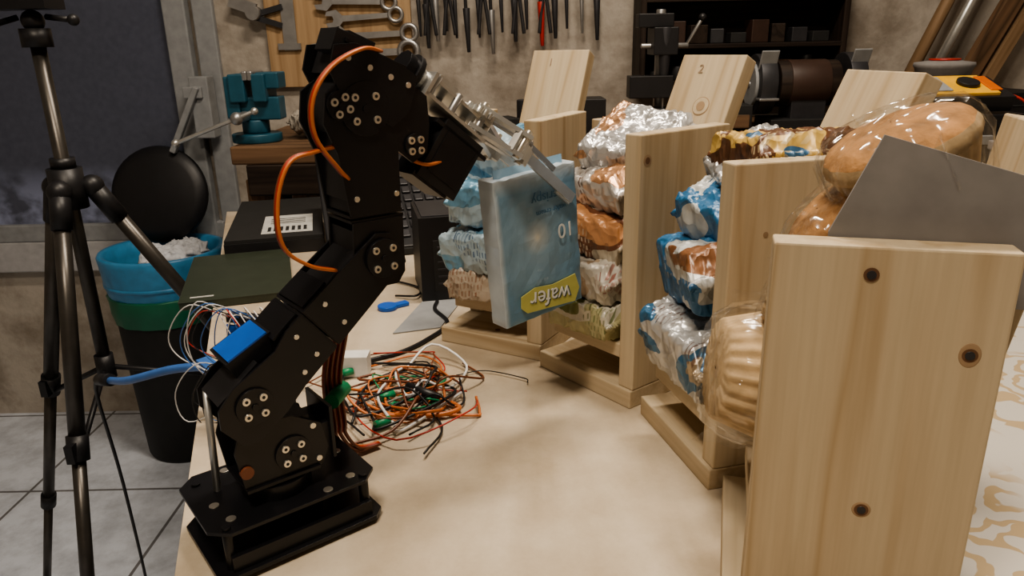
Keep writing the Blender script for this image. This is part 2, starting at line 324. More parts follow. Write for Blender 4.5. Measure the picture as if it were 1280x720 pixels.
        vt=[[s.bm.verts.new(p) for p in row] for row in top]
        vb=[[vt[i][j] if (i in(0,nx) or j in (0,ny)) else s.bm.verts.new(bot[i][j]) for j in range(ny+1)] for i in range(nx+1)]
        for i in range(nx):
            for j in range(ny):
                s.bm.faces.new((vt[i][j],vt[i+1][j],vt[i+1][j+1],vt[i][j+1]))
                try: s.bm.faces.new((vb[i][j+1],vb[i+1][j+1],vb[i+1][j],vb[i][j]))
                except ValueError: pass
        allv=set(v for r in vt for v in r)|set(v for r in vb for v in r)
        s.put(list(allv),M,mat,smooth=smooth)
    def done(s):
        bmesh.ops.recalc_face_normals(s.bm,faces=s.bm.faces)
        me=bpy.data.meshes.new(s.name); s.bm.to_mesh(me); s.bm.free()
        for m in s.mats: me.materials.append(m)
        o=bpy.data.objects.new(s.name,me); bpy.context.collection.objects.link(o)
        o.location=s.loc; o.rotation_euler=[D2R(a) for a in s.rot]
        if s.parent: o.parent=s.parent
        if s.bevel:
            b=o.modifiers.new('edge_bevel','BEVEL'); b.width=s.bevel; b.segments=2; b.limit_method='ANGLE'; b.angle_limit=D2R(50)
        return o
def empty(name,loc=(0,0,0),rz=0):
    e=bpy.data.objects.new(name,None); bpy.context.collection.objects.link(e); e.location=loc; e.rotation_euler=(0,0,D2R(rz)); e.empty_display_size=.05; return e
def text(body,size,M,mat,parent,name,ext=.0002):
    c=bpy.data.curves.new(name,'FONT'); c.body=body; c.size=size; c.extrude=ext; c.align_x='CENTER'; c.align_y='CENTER'; c.materials.append(mat)
    o=bpy.data.objects.new(name,c); bpy.context.collection.objects.link(o); o.parent=parent; o.matrix_local=M; return o
T=Matrix.Translation
def RX(a): return Matrix.Rotation(D2R(a),4,'X')
def RY(a): return Matrix.Rotation(D2R(a),4,'Y')
def RZ(a): return Matrix.Rotation(D2R(a),4,'Z')
# ------------------------------------------------------------------ room
b=B('floor'); b.box((0,.4,-.05),(4.2,3.9,.1),TILE,perm=(0,1,2),off=False); b.done()
b=B('ceiling'); b.box((0,.4,2.55),(4.2,3.9,.1),CEIL,perm=(0,1,2)); b.done()
b=B('wall_back'); b.box((0,2.15,1.25),(4.2,.1,2.5),WALL,perm=(0,1,2),off=False); b.done()
b=B('wall_left'); b.box((-2.05,.4,1.25),(.1,3.4,2.5),WALL,perm=(1,0,2)); b.done()
b=B('wall_right'); b.box((2.05,.4,1.25),(.1,3.4,2.5),WALL,perm=(1,0,2)); b.done()
b=B('wall_front'); b.box((0,-1.5,1.25),(4.2,.1,2.5),WALL,perm=(0,1,2)); b.done()
b=B('window_1',bevel=.004)
b.box((-1.45,2.093,1.28),(1.1,.01,1.43),NGLASS,perm=(0,1,2),off=False)
b.box((-.87,2.083,1.28),(.06,.034,1.45),GREYP); b.box((-.80,2.09,1.28),(.055,.02,1.45),GREYP)
b.box((-1.97,2.08,1.28),(.05,.04,1.45),GREYP); b.box((-1.42,2.08,2.02),(1.16,.04,.06),GREYP)
b.box((-1.42,2.085,.585),(1.2,.03,.05),GREYP); b.box((-1.4,2.085,.515),(1.3,.03,.09),SILL)
b.done()
b=B('window_handle',bevel=.003)
b.box((-.815,2.045,.93),(.05,.05,.16),GREYP); b.box((-.86,2.01,.90),(.016,.02,.19),GREYP,R=(0,28,0)); b.box((-.83,2.03,.97),(.05,.04,.03),GREYP)
b.done()
# ------------------------------------------------------------------ tables
def poly_slab(bb,pts,z0,z1,mat,perm=None):
    bb.prism(pts,z1-z0,T((0,0,(z0+z1)/2)),mat,perm=perm)
b=B('work_table',bevel=.002)
poly_slab(b,[(-.090,-.02),(-.596,1.54),(1.05,1.54),(1.05,-.02)],.70,.735,DARKW); poly_slab(b,[(-.05,-.03),(-.54,1.546),(1.055,1.546),(1.055,-.03)],.735,.7405,CLOTH,perm=(0,1,2))
for x,y in((-.05,.06),(-.49,1.45),(.97,1.45),(.97,.06)): b.box((x,y,.35),(.06,.06,.70),DARKW)
b.box((.25,1.47,.65),(1.4,.03,.1),DARKW); b.box((.45,.05,.65),(1.0,.03,.1),DARKW)
b.done()
b=B('plywood_board',bevel=.001)
poly_slab(b,[(-.110,.05),(-.602,1.545),(.42,1.54),(.235,.80),(.21,.05)],.7405,.75,PLY,perm=(1,0,2))
b.cyl((-.195,.412,.7505),(-.195,.412,.751),.003,KNOT); b.done()
# ------------------------------------------------------------------ workbench
b=B('workbench',bevel=.004)
b.box((.40,1.85,.855),(2.02,.44,.04),BROWN); b.box((.40,1.645,.80),(1.96,.03,.07),DARKW)
for x in(-.55,.4,1.35):
    b.box((x,1.68,.4),(.08,.07,.80),BROWN); b.box((x,2.02,.4),(.08,.07,.80),BROWN)
b.box((.4,1.86,.30),(1.9,.4,.025),DARKW); b.box((.4,1.86,.62),(1.9,.4,.02),DARKW); b.box((.4,2.05,.45),(1.9,.02,.8),DARKW)
for k in range(5): b.box((-.40+.01*k,1.76,.645+.026*k),(.26-.02*k,.16,.02),SLAT,R=(0,0,3*k-6))
b.done()
b=B('tool_board',bevel=.002); b.box((-.445,2.09,1.21),(.385,.018,.47),PEG); b.done()
def wrench(bb,x,z,L,ang,y=2.068):
    M=T((x,y,z))@RY(ang)@RX(90); w=L*.09
    bb.prism([(-L*.38,-w*.45),(L*.36,-w*.35),(L*.36,w*.35),(-L*.38,w*.45)],.004,M,STEEL)
    c=-L*.44; R=w*1.35
    bb.prism([(c+R,-w*.5),(c+R*.4,-R),(c-R*.7,-R*.85),(c-R*.9,-R*.4),(c-R*.1,-w*.45),(c,0),(c-R*.1,w*.45),(c-R*.9,R*.4),(c-R*.7,R*.85),(c+R*.4,R),(c+R,w*.5)],.006,M,STEEL)
    ring=[M@Vector((L*.42+w*math.cos(a),w*math.sin(a),0)) for a in [2*math.pi*k/10 for k in range(10)]]
    bb.tube(ring,w*.33,STEEL,closed=True,sub=2)
b=B('wrench_set')
for x,z,L,a in((-.390,1.188,.20,2),(-.370,1.150,.19,-3),(-.350,1.105,.22,-2),(-.375,1.060,.27,-1),(-.375,1.018,.22,2),(-.42,1.235,.2,0),(-.42,1.285,.22,0)): wrench(b,x,z,L,a)
b.done()
b=B('carpenter_square'); b.box((-.575,2.077,1.17),(.035,.004,.20),STEEL); b.box((-.578,2.075,1.08),(.06,.008,.016),STEEL); b.done()
b=B('pliers')
b.cyl((-.66,2.085,1.165),(-.66,2.05,1.165),.018,STEEL); b.box((-.69,2.075,1.185),(.07,.012,.03),STEEL,R=(0,20,0)); b.box((-.625,2.075,1.17),(.08,.012,.014),DSTEEL,R=(0,-14,0)); b.box((-.63,2.075,1.145),(.08,.012,.014),DSTEEL,R=(0,18,0)); b.done()
b=B('hanging_hand_tools',bevel=.001)
b.box((-.0,2.08,1.33),(.54,.03,.025),SLAT)
tools=[(-.235,.12,DSTEEL),(-.215,.17,DSTEEL),(-.19,.14,STEEL),(-.165,.10,DSTEEL),(-.14,.13,DSTEEL),(-.11,.19,DSTEEL),(-.08,.13,DSTEEL),(-.045,.20,STEEL),(-.02,.11,DSTEEL),(0.015,.15,DSTEEL),(.045,.10,DSTEEL),(.085,.17,RED),(.12,.14,DSTEEL),(.15,.10,DSTEEL),(.19,.12,STEEL),(.23,.15,DSTEEL)]
for x,L,m in tools:
    zt=1.33; zb=1.19-L*.6; w_=.005 if L<.14 else .0075
    if m is RED: w_=.008
    b.cyl((x,2.06,zt),(x+.006,2.06,zb+.05),w_*.6,DSTEEL,seg=8); b.cyl((x+.006,2.06,zb+.09),(x+.009,2.06,zb-.02),w_*1.25,m,r2=w_*.6,seg=10)
    b.cyl((x,2.085,1.335),(x,2.05,1.335),.003,STEEL,seg=6)
for x in(-.20,-.15,-.06,.03,.10):
    b.tube([(x-.014,2.055,1.10),(x-.006,2.055,1.17),(x+.004,2.055,1.24)],.005,DSTEEL); b.tube([(x+.016,2.055,1.10),(x+.007,2.055,1.17),(x-.003,2.055,1.24)],.005,DSTEEL)
b.done()
b=B('wall_shelf_cabinet',bevel=.002)
b.box((.60,2.085,1.22),(.52,.02,.50),DARKW); b.box((.345,2.03,1.22),(.015,.12,.5),DARKW); b.box((.855,2.03,1.22),(.015,.12,.5),DARKW)
for z in(1.46,1.172,1.06,.97): b.box((.60,2.03,z),(.50,.12,.012),DARKW)
for i in range(4):
    for j in range(3):
        b.box((.62+.064*i,2.0,1.198+.05*j),(.058,.06,.042),BROWN); b.cyl((.62+.064*i,1.965,1.198+.05*j),(.62+.064*i,1.975,1.198+.05*j),.006,STEEL,seg=10)
for i in range(9): b.cyl((.37+.025*i,2.03,1.178),(.37+.025*i,2.03,1.22+.014*(i%3)),.010,[BLKM,DSTEEL,MOTOR][i%3],seg=12)
for i in range(9): b.box((.385+.052*i,2.02,1.066+.013+.005*((i*7)%4)),(.034+.006*(i%3),.05,.026+.010*((i*7)%4)),[BLKM,MOTOR,DARKW,DSTEEL][i%4],R=(0,0,7*(i%3)-6))
for i in range(8): b.cyl((.39+.056*i,2.02,.976),(.39+.056*i,2.02,1.0+.012*((i*5)%4)),.018,[BLKM,DSTEEL,BROWN,BLKP][i%4],seg=14)
b.done()
v=B('bench_vise',loc=(-.575,1.72,.875),bevel=.003)
v.cyl((0,0,0),(0,0,.02),.055,BLUEV); v.cyl((0,0,.02),(0,0,.05),.03,BLUEV); v.box((.01,0,.075),(.11,.05,.05),BLUEV)
v.box((-.02,0,.12),(.035,.085,.06),BLUEV); v.box((.028,0,.12),(.03,.085,.06),BLUEV); v.box((-.0,0,.146),(.012,.085,.02),STEEL); v.box((.012,0,.146),(.012,.085,.02),STEEL)
v.box((.045,0,.135),(.05,.06,.035),BLUEV); v.box((-.035,-.01,.10),(.03,.05,.09),BLUEV)
v.cyl((-.01,-.03,.06),(-.01,-.085,.06),.011,STEEL); v.sph((-.01,-.09,.06),.014,STEEL); v.cyl((.03,-.09,.075),(-.15,-.09,.01),.0045,ALU); v.sph((.03,-.09,.075),.008,ALU); v.sph((-.15,-.09,.01),.009,ALU)
v.done()
b=B('work_glove',loc=(-.43,1.80,.907)) 
b.pillow((.16,.10,.05),T((0,0,.005)),RAG,seed=3,wr=.010); b.pillow((.09,.05,.03),T((.07,-.03,.015))@RZ(30),RAG,seed=5,wr=.006); b.pillow((.07,.03,.03),T((-.05,-.05,.005))@RZ(-40),RAG,seed=8,wr=.006); b.done()
b=B('drill_press',loc=(.36,1.80,.875),bevel=.002)
b.box((0,0,.008),(.12,.12,.016),DSTEEL); b.cyl((.0,.03,.016),(0,.03,.27),.011,STEEL); b.box((0,.0,.20),(.055,.09,.06),BLKP); b.cyl((0,-.03,.23),(0,-.03,.09),.018,DSTEEL,r2=.008); b.cyl((0,-.03,.09),(0,-.03,.05),.003,STEEL)
b.cyl((-.05,0,.19),(.06,0,.19),.006,STEEL); b.cyl((.055,0,.19),(.085,-.01,.245),.004,STEEL); b.sph((.087,-.01,.25),.009,BLKP); b.box((0,-.01,.045),(.08,.07,.012),DSTEEL); b.box((-.02,0,.245),(.08,.05,.03),BLKP)
b.box((-.03,-.02,.10),(.10,.05,.05),BLKP); b.done()
b=B('bench_grinder',loc=(.69,1.78,.875),bevel=.003)
b.box((0,0,.012),(.18,.12,.024),BLKM); b.box((0,0,.045),(.08,.08,.05),DSTEEL); b.cyl((-.07,0,.10),(.07,0,.10),.052,DARKW,seg=32); b.cyl((-.045,0,.10),(.045,0,.10),.054,MOTOR,seg=32); b.cyl((-.13,0,.10),(.13,0,.10),.008,STEEL)
for sx in(-1,1):
    b.cyl((sx*.082,0,.10),(sx*.12,0,.10),.068,DSTEEL,seg=32); b.cyl((sx*.120,0,.10),(sx*.128,0,.10),.050,GREYP,seg=32); b.box((sx*.103,-.06,.07),(.045,.03,.006),STEEL); b.box((sx*.103,-.05,.155),(.04,.004,.045),GREYP,R=(25,0,0))
b.done()
b=B('plastic_tub',loc=(.965,1.70,.9565)); b.lathe([(.045,0),(.058,.05),(.062,.055),(.060,.062),(.03,.066)],T((0,0,0)),CARD); b.cyl((0,0,.066),(0,0,.070),.032,RED); b.done()
b=B('tool_case',loc=(1.03,1.70,.875),rot=(0,0,8),bevel=.006); b.box((0,0,.04),(.29,.15,.08),BLKP); b.box((0,-.077,.055),(.05,.006,.02),DSTEEL); b.box((0,0,.052),(.294,.154,.004),BLKM); b.done()
b=B('instrument_case',loc=(.76,1.30,.7405),rot=(0,0,4),bevel=.006); b.box((0,0,.105),(.19,.13,.21),BLKP); b.box((0,-.067,.10),(.16,.003,.14),DSTEEL); b.box((0,-.068,.17),(.07,.008,.015),GREYP); b.done()
b=B('multimeter',loc=(.755,1.29,.966),rot=(20,0,4),bevel=.004)
b.box((0,0,.016),(.155,.085,.026),BLKP); b.box((-.01,0,.026),(.125,.072,.016),MMY); b.box((-.045,0,.0348),(.04,.055,.003),GREYP); b.cyl((.015,0,.033),(.015,0,.04),.018,BLKP); b.box((.05,0,.0345),(.02,.055,.003),MMO)
b.tube([(.08,0,.02),(.11,-.03,.01),(.12,-.06,-.03),(.11,-.07,-.12)],.0025,RED)
b.tube([(-.07,-.02,.02),(-.12,-.05,.0),(-.17,-.02,-.02),(-.23,-.05,-.07)],.0025,RED); b.tube([(-.07,-.01,.02),(-.13,-.03,.02),(-.20,-.04,-.01),(-.26,-.02,-.07)],.0025,BLKP); b.done()
b=B('grey_storage_box',loc=(.80,1.09,.7405),rot=(0,0,-8),bevel=.004); b.box((0,0,.085),(.12,.12,.17),GREYP); b.box((0,0,.173),(.126,.126,.014),CARD); b.box((0,-.062,.12),(.05,.004,.02),LABEL); b.done()
b=B('wooden_post'); b.cyl((1.015,2.0,.895),(1.28,2.08,1.45),.016,SLAT,seg=12); b.done()
b=B('metal_pipe'); b.cyl((1.085,2.02,.895),(1.35,2.085,1.45),.012,ALU,seg=16); b.done()
b=B('leaning_plank',bevel=.002); b.box((1.335,2.05,1.20),(.045,.03,.60),BROWN,R=(-4,27,0)); b.box((1.39,2.05,1.20),(.03,.03,.60),SLAT,R=(-4,27,0)); b.done()
b=B('bench_clutter',bevel=.002)
b.box((.17,1.75,.915),(.10,.09,.08),BLKP); b.box((-.18,1.82,.90),(.12,.10,.05),DSTEEL); b.box((-.05,1.78,.893),(.14,.08,.035),BLKM,R=(0,0,20)); b.cyl((.05,1.8,.875),(.05,1.8,.95),.03,DSTEEL); b.cyl((-.28,1.85,.875),(-.28,1.85,.94),.025,SLAT); b.box((.27,1.72,.885),(.03,.05,.02),RED)
b.done()
b=B('parts_bins',bevel=.002); b.box((.50,1.75,.905),(.10,.10,.06),BLKM); b.box((.50,1.69,.90),(.08,.01,.03),BROWN); b.done()
# ------------------------------------------------------------------ trash bin
b=B('trash_bin',loc=(-.925,1.90,0))
b.lathe([(.118,0),(.122,.01),(.138,.40),(.14,.44),(.13,.44),(.12,.02)],T((0,0,0)),BLKM,seg=40,close=True)
b.lathe([(.141,.40),(.146,.43),(.149,.47),(.146,.475),(.135,.46)],T((0,0,0)),BAG,seg=60,close=False,jit=.03)
b.lathe([(.142,.46),(.151,.50),(.156,.56),(.158,.575),(.154,.582),(.140,.578),(.134,.55),(.13,.50)],T((0,0,0)),BINBLUE,seg=40,close=False)
b.lathe([(.146,.495),(.153,.50),(.153,.508),(.148,.51)],T((0,0,0)),BINBLUE,seg=40,close=False)
b.lathe([(.001,.50),(.128,.52)],T((0,0,0)),BAG,seg=30,close=False,jit=.03)
b.pillow((.16,.09,.06),T((.03,-.02,.555))@RZ(20)@RX(8),TISSUE,seed=11,wr=.012); b.pillow((.10,.08,.04),T((.05,.03,.565))@RZ(-40),TISSUE,seed=12,wr=.012)
b.lathe([(.001,.018),(.10,.016),(.128,.006),(.132,-.004),(.126,-.002),(.10,.006),(.001,.008)],T((-.03,.10,.705))@RX(76),BLKP,seg=40,close=False)
b.box((-.03,.135,.60),(.06,.02,.05),BLKP)
b.done()
# ------------------------------------------------------------------ tripod
b=B('camera_tripod')
hub=Vector((-.66,1.1,.886))
b.cyl(hub+Vector((0,0,-.30)),hub+Vector((0,0,.21)),.010,TUBEG); b.cyl(hub+Vector((0,0,-.03)),hub+Vector((0,0,.03)),.024,BLKP); b.cyl(hub+Vector((0,0,.03)),hub+Vector((0,0,.045)),.017,BLKP)
for ft in((-.98,1.26,0),(-.61,.78,0),(-.22,1.36,0)):
    F_=Vector(ft); d=(F_-hub); st=hub+Vector((d.x,d.y,0)).normalized()*.032
    b.sph(st,.017,BLKP)
    p=lambda t: st.lerp(F_,t)
    b.cyl(p(0),p(.40),.0115,TUBEG); b.cyl(p(.0),p(.06),.0145,BLKP); b.cyl(p(.38),p(.42),.015,BLKP); b.cyl(p(.40),p(.70),.0095,TUBEG); b.cyl(p(.68),p(.71),.013,BLKP); b.cyl(p(.70),p(.985),.0075,TUBEG); b.cyl(p(.97),F_,.013,BLKM)
    q=p(.40); b.box(q+Vector((.0,-.016,0)),(.012,.014,.028),BLKP)
    b.cyl(hub+Vector((0,0,-.29)),p(.42),.0045,BLKP,seg=8)
b.cyl(hub+Vector((0,0,-.31)),hub+Vector((0,0,-.27)),.014,BLKP)
h=hub+Vector((0,0,.21)); b.cyl(h+Vector((0,0,-.01)),h+Vector((0,0,.015)),.020,BLKP); b.sph(h+Vector((0,0,.025)),.015,BLKP); b.box(h+Vector((-.01,0,.05)),(.09,.05,.02),BLKP); b.box(h+Vector((-.01,0,.075)),(.06,.045,.03),BLKP); b.cyl(h+Vector((.02,0,.03)),h+Vector((.06,-.01,.025)),.004,BLKP); b.sph(h+Vector((.062,-.01,.025)),.008,BLKP); b.cyl(h+Vector((-.02,0,.03)),h+Vector((-.12,-.08,-.01)),.004,BLKP)
b.done()
# ------------------------------------------------------------------ dispensers
def dispenser(F,th,zt,num,wl,idx,SL,s248,zt2,bw):
    e=empty('wooden_dispenser',(F[0],F[1],.75),th)   # local x radial, local y toward far side; F is the near front corner
    H=zt-.75; fr=.008 if idx==3 else 0; ex=0 if idx==3 else .02
    b=B('planks',parent=e,bevel=.0012)
    b.box(((wl+ex-fr)/2,.065,.009),(wl+ex+fr,.130,.018),PINE,perm=(1,0,2))
    b.box((wl/2+.003,.009,.018+(H-.018)/2),(wl,.018,H-.018),PINE,perm=(2,0,1))
    b.box((wl-.025,.121,.018+(H-.018)/2),(.05,.018,H-.018),PINE,perm=(2,0,1))
    b.box((.040,.065,.052),(.070,.094,.014),PINE,R=(0,0,0),perm=(1,0,2))
    zb=.060; tn=math.tan(D2R(SL)); sb=s248-tn*(.248-zb); L=(zt2-zb)/math.cos(D2R(SL))
    c=((sb+tn*(zt2-zb)/2)+.009,.065,(zt2+zb)/2)
    b.box(c,(.018,bw,L),PINE,R=(0,SL,0),perm=(2,1,0))
    b.done()
    M=T(c)@RY(SL)@T((-.0094,.010,L/2-.016))@RZ(-90)@RX(90)
    if num: text(num,.013,M,INK,e,'pencil_number')
    k=B('screws_and_knots',parent=e)
    if idx==3:
        for s,z in((.049,.219),(.0975,.181),(.060,.087)):
            k.cyl((s,-.0004,z),(s,.004,z),.0036,KNOT); k.cyl((s,-.0008,z),(s,.002,z),.0022,DSTEEL)
        k.sph((.0975,-.000,.181),.0050,KNOTR,sc=(1,.08,1.3)); k.sph((.060,0,.087),.0048,KNOTR,sc=(1,.08,1))
    if idx==1:
        k.cyl((.012,-.0003,.232),(.012,.004,.232),.005,KNOTR); k.cyl((.012,-.0006,.232),(.012,.003,.232),.0028,KNOT)
        q=T(c)@RY(SL)@Vector((-.0092,-.005,L/2-.055)); q2=T(c)@RY(SL)@Vector((-.0088,-.005,L/2-.055))
        n_=(q-q2).normalized()
        k.cyl(q,q2,.010,KNOTR); k.cyl(q+n_*.0003,q2,.0090,PINE); k.cyl(q+n_*.0006,q2,.005,KNOTR)
    if idx==0: k.cyl((.02,.065,.0183),(.02,.065,.0186),.003,KNOT)
    if not k.mats: k.cyl((.03,-.0003,.2),(.03,.003,.2),.002,KNOTR)
    k.done()
    return e
DS=[((.029,.737),60,1.006,'1',.112,26,.150,.316,.074),((.108,.623),38,1.004,'2',.122,26,.150,.310,.078),((.147,.489),13.5,1.000,'',.112,24,.138,.300,.086),((.128,.356),-16,.983,'',.110,9,.118,.286,.070)]
for i,(F,th,zt,n,wl,SL,s2,z2,bw) in enumerate(DS): dispenser(F,th,zt,n,wl,i,SL,s2,z2,bw)
F,th=DS[3][0],DS[3][1]
e=empty('cardboard_guide',(F[0],F[1],.75),th)
b=B('sheet',parent=e)
b.prism([(.030,.20),(.030,.235),(.050,.284),(.112,.266),(.128,.262),(.128,.20)],.002,T((0,.0195,0))@RX(90),CARD); b.done()
def stack(i,items):
    F,th=DS[i][0],DS[i][1]
    e=empty('snack_packet_stack',(F[0],F[1],.75),th)
    b=B('packets',parent=e)
    for (s,y,z,L,W,H,rx,ry,rz,m) in items:
        b.pillow((W,L,H),T((s,y,z))@RZ(90+rz)@RX(-ry)@RY(rx),m,seed=random.uniform(0,50),wr=.0026,puff=.16,smooth=True,pu=14,pv=14,crimp=.006,crease=1.0)
    b.done()
stack(0,[(.022,.068,.078,.075,.088,.034,2,-3,4,F_TAN),(.022,.072,.120,.080,.088,.044,6,8,-8,F_LBLUE),(.030,.068,.170,.080,.088,.046,-8,10,9,F_LBLUE),(.048,.068,.216,.080,.088,.040,5,14,-6,F_LBLUE)])
stack(1,[(.030,.066,.078,.080,.088,.032,0,2,3,F_GRN),(.036,.066,.116,.080,.088,.038,4,7,-5,F_WHT),(.042,.070,.160,.080,.088,.042,-6,10,6,F_ORG),(.052,.068,.204,.082,.090,.038,8,20,-5,F_SOR),(.070,.066,.238,.084,.088,.030,-7,26,8,F_SIL)])
stack(2,[(.032,.068,.098,.084,.090,.056,-6,16,5,F_SBL),(.040,.070,.158,.080,.090,.050,6,12,-8,F_BLUE),(.056,.066,.204,.080,.090,.038,-8,22,7,F_BLUE),(.064,.078,.236,.060,.070,.026,-10,32,-16,F_SIL),(.084,.058,.246,.095,.088,.032,6,0,-4,F_BRN)])
def muffin(c,R,r=.036,hz=1.0):
    F,th=DS[3][0],DS[3][1]
    e=empty('wrapped_muffin',(F[0],F[1],.75),th)
    b=B('muffin',parent=e); M=T(c)@R@Matrix.Diagonal((1,1,hz,1))
    k=r/.036
    b.lathe([(.001,-.020*k),(.014*k,-.0203*k),(.026*k,-.020*k),(.0275*k,-.018*k),(.034*k,.004*k),(.0345*k,.006*k)],M,MUFC,seg=144,ridge=24,rd=.028,close=False)
    b.lathe([(.0345*k,.005*k),(.0368*k,.008*k),(.0368*k,.0115*k),(.0355*k,.0145*k)],M,MUFC,seg=72,close=False,jit=.02)
    b.lathe([(.0355*k,.0145*k),(.032*k,.018*k),(.027*k,.0203*k),(.020*k,.0222*k),(.012*k,.0232*k),(.006*k,.0236*k),(.0005,.0236*k)],M,MUFT,seg=72,close=False,jit=.02)
    b.done()
    w=B('plastic_wrap',parent=e)
    w.lathe([(.001,-.0235*k),(.018*k,-.0235*k),(.030*k,-.023*k),(.036*k,-.014*k),(.0385*k,-.004*k),(.0400*k,.006*k),(.0395*k,.016*k),(.034*k,.023*k),(.024*k,.0262*k),(.012*k,.0275*k),(.001,.0280*k)],M,WRAP,seg=110,close=False,jit=.06)
    w.prism([(.036*k,-.015*k),(.046*k,-.024*k),(.045*k,-.010*k),(.048*k,0),(.045*k,.010*k),(.047*k,.024*k),(.036*k,.015*k)],.0008,M@RX(90),WRAP)
    w.prism([(-.036*k,-.015*k),(-.046*k,-.024*k),(-.045*k,-.010*k),(-.048*k,0),(-.045*k,.010*k),(-.047*k,.024*k),(-.036*k,.015*k)],.0008,M@RX(90),WRAP)
    w.done()
muffin((.002,.066,.132),RZ(12)@RY(98),.041)
muffin((.030,.066,.188),RZ(-15)@RY(105),.034)
muffin((.044,.070,.224),RZ(10)@RY(-50),.030)
muffin((.071,.066,.263),RZ(-75)@RX(26),.0385,1.0)
# ------------------------------------------------------------------ robot arm
rob=empty('robot_arm',(-.165,.460,.75),38)
b=B('frame',parent=rob,bevel=.0007)
I4=Matrix.Identity(4)
def chplate(x0,x1,y0,y1,c):
    return [(x0+c,y0),(x1-c,y0),(x1,y0+c),(x1,y1-c),(x1-c,y1),(x0+c,y1),(x0,y1-c),(x0,y0+c)]
b.prism(chplate(-.063,.056,-.042,.042,.008),.003,T((0,0,.0055)),BLK)
b.box((-.003,-.036,.012),(.10,.004,.012),BLK); b.box((-.003,.036,.012),(.10,.004,.012),BLK)
b.prism(chplate(-.063,.056,-.038,.048,.012),.0025,T((0,0,.035)),BLK)
for x in(-.052,.045):
    for y in(-.031,.034):
        b.cyl((x,y,.0),(x,y,.036),.0035,BLK,seg=12); b.cyl((x,y,.0362),(x,y,.0382),.003,BLK,seg=12); b.cyl((x,y,0),(x,y,.004),.006,BLKM,seg=12)
b.box((0,0,.018),(.042,.024,.028),BLKP); b.cyl((-.006,0,.036),(-.006,0,.047),.024,BLK,seg=32)
for x,y in((-.05,.0),(-.046,-.022),(.038,-.026),(.045,.012),(.03,.04),(-.03,.04),(.018,-.032)): b.cyl((x,y,.0362),(x,y,.0370),.0034,SCREW,seg=12)  # bright discs added in place of plate holes that show the pale table
YS=.0185
def quad(pts,y,t=.0020): b.prism(pts,t,T((0,y,0))@RX(90),BLK)
def joint(s,z,r=.0125,y=-YS,k=.0058,rot=0):
    sg=-1 if y<0 else 1
    b.cyl((s,y,z),(s,y+sg*.0030,z),r,BLK,seg=28); b.cyl((s,y+sg*.0030,z),(s,y+sg*.0040,z),.0022,BLK,seg=12)
    for i in range(4):
        a=D2R(45+90*i+rot); x=s+k*1.35*math.cos(a); zz=z+k*1.35*math.sin(a)
        b.cyl((x,y+sg*.0030,zz),(x,y+sg*.0046,zz),.0026,SCREW,seg=14); b.cyl((x,y+sg*.0046,zz),(x,y+sg*.0049,zz),.0012,BLKM,seg=6)
# base tower
b.X=T((.003,0,.004))
b.box((-.010,0,.046),(.052,.044,.0025),BLK)
for y in(-YS,YS): quad([(-.036,.045),(.018,.045),(.024,.058),(.020,.078),(.000,.090),(-.034,.092),(-.040,.075)],y)
b.box((-.008,0,.066),(.042,.034,.040),BLKP); b.box((.022,0,.062),(.014,.032,.026),BLKP); b.box((.028,0,.068),(.0025,.040,.040),BLK)
joint(-.002,.063); joint(-.002,.063,y=YS)
b.cyl((-.034,-.0215,.060),(-.034,-.0175,.060),.0045,BRN,seg=16)
for s,z in((.016,.052),(.014,.078)): b.cyl((s,-YS-.001,z),(s,-YS-.0024,z),.0022,SCREW,seg=10)
b.X=I4
# lower arm
P1=Vector((-.021,0,.111)); P3=Vector((.079,0,.191)); ax=(P3-P1).normalized(); ang=-math.degrees(math.atan2(ax.z,ax.x)); L=(P3-P1).length
LMx=T(P1)@RY(ang); YL=YS+.0035
for y in(-YL,YL):
    M=LMx@T((0,y,0))@RX(90)
    b.prism([(-.024,-.014),(-.016,-.021),(.010,-.022),(.030,-.0195),(.062,-.0190),(.062,.0180),(.048,.0180),(.034,.0145),(.0,.019),(-.016,.016),(-.024,.006)],.0020,M,BLK)
    b.prism([(.065,-.0190),(.098,-.0180),(L+.010,-.0165),(L+.016,-.006),(L+.016,.008),(L+.008,.016),(.098,.0175),(.065,.0180)],.0020,M,BLK)
for t in(.0622,.0652): b.mbox((t,0,-.0005),(.0020,2*YL,.037),BLK,LMx)
b.mbox((.004,0,.0),(.036,.034,.032),BLKP,LMx); b.mbox((.106,0,0),(.040,.036,.030),BLKP,LMx); b.mbox((.036,0,-.0035),(.034,.038,.024),BLK,LMx)
b.mbox((.020,.006,.023),(.034,.034,.012),BLKP,LMx@RY(12)); b.mbox((.020,.004,.0298),(.030,.030,.0014),PCB,LMx@RY(12))
b.mbox((.050,0,.0185),(.022,.038,.002),BLK,LMx); b.mbox((.078,0,.0180),(.022,.038,.002),BLK,LMx)
for y in(-YL-.0013,YL+.0013):
    for t,n in((.050,.010),(.050,-.010),(.078,.010),(.078,-.010),(.036,-.012)):
        q=LMx@Vector((t,y,n)); b.cyl(q+Vector((0,-.0006,0)),q+Vector((0,.0006,0)),.0018,SCREW,seg=10)
joint(P1.x,P1.z,y=-YL); joint(P3.x,P3.z,y=-YL-.001,k=.0068,r=.0135); joint(P3.x,P3.z,y=YL+.001)
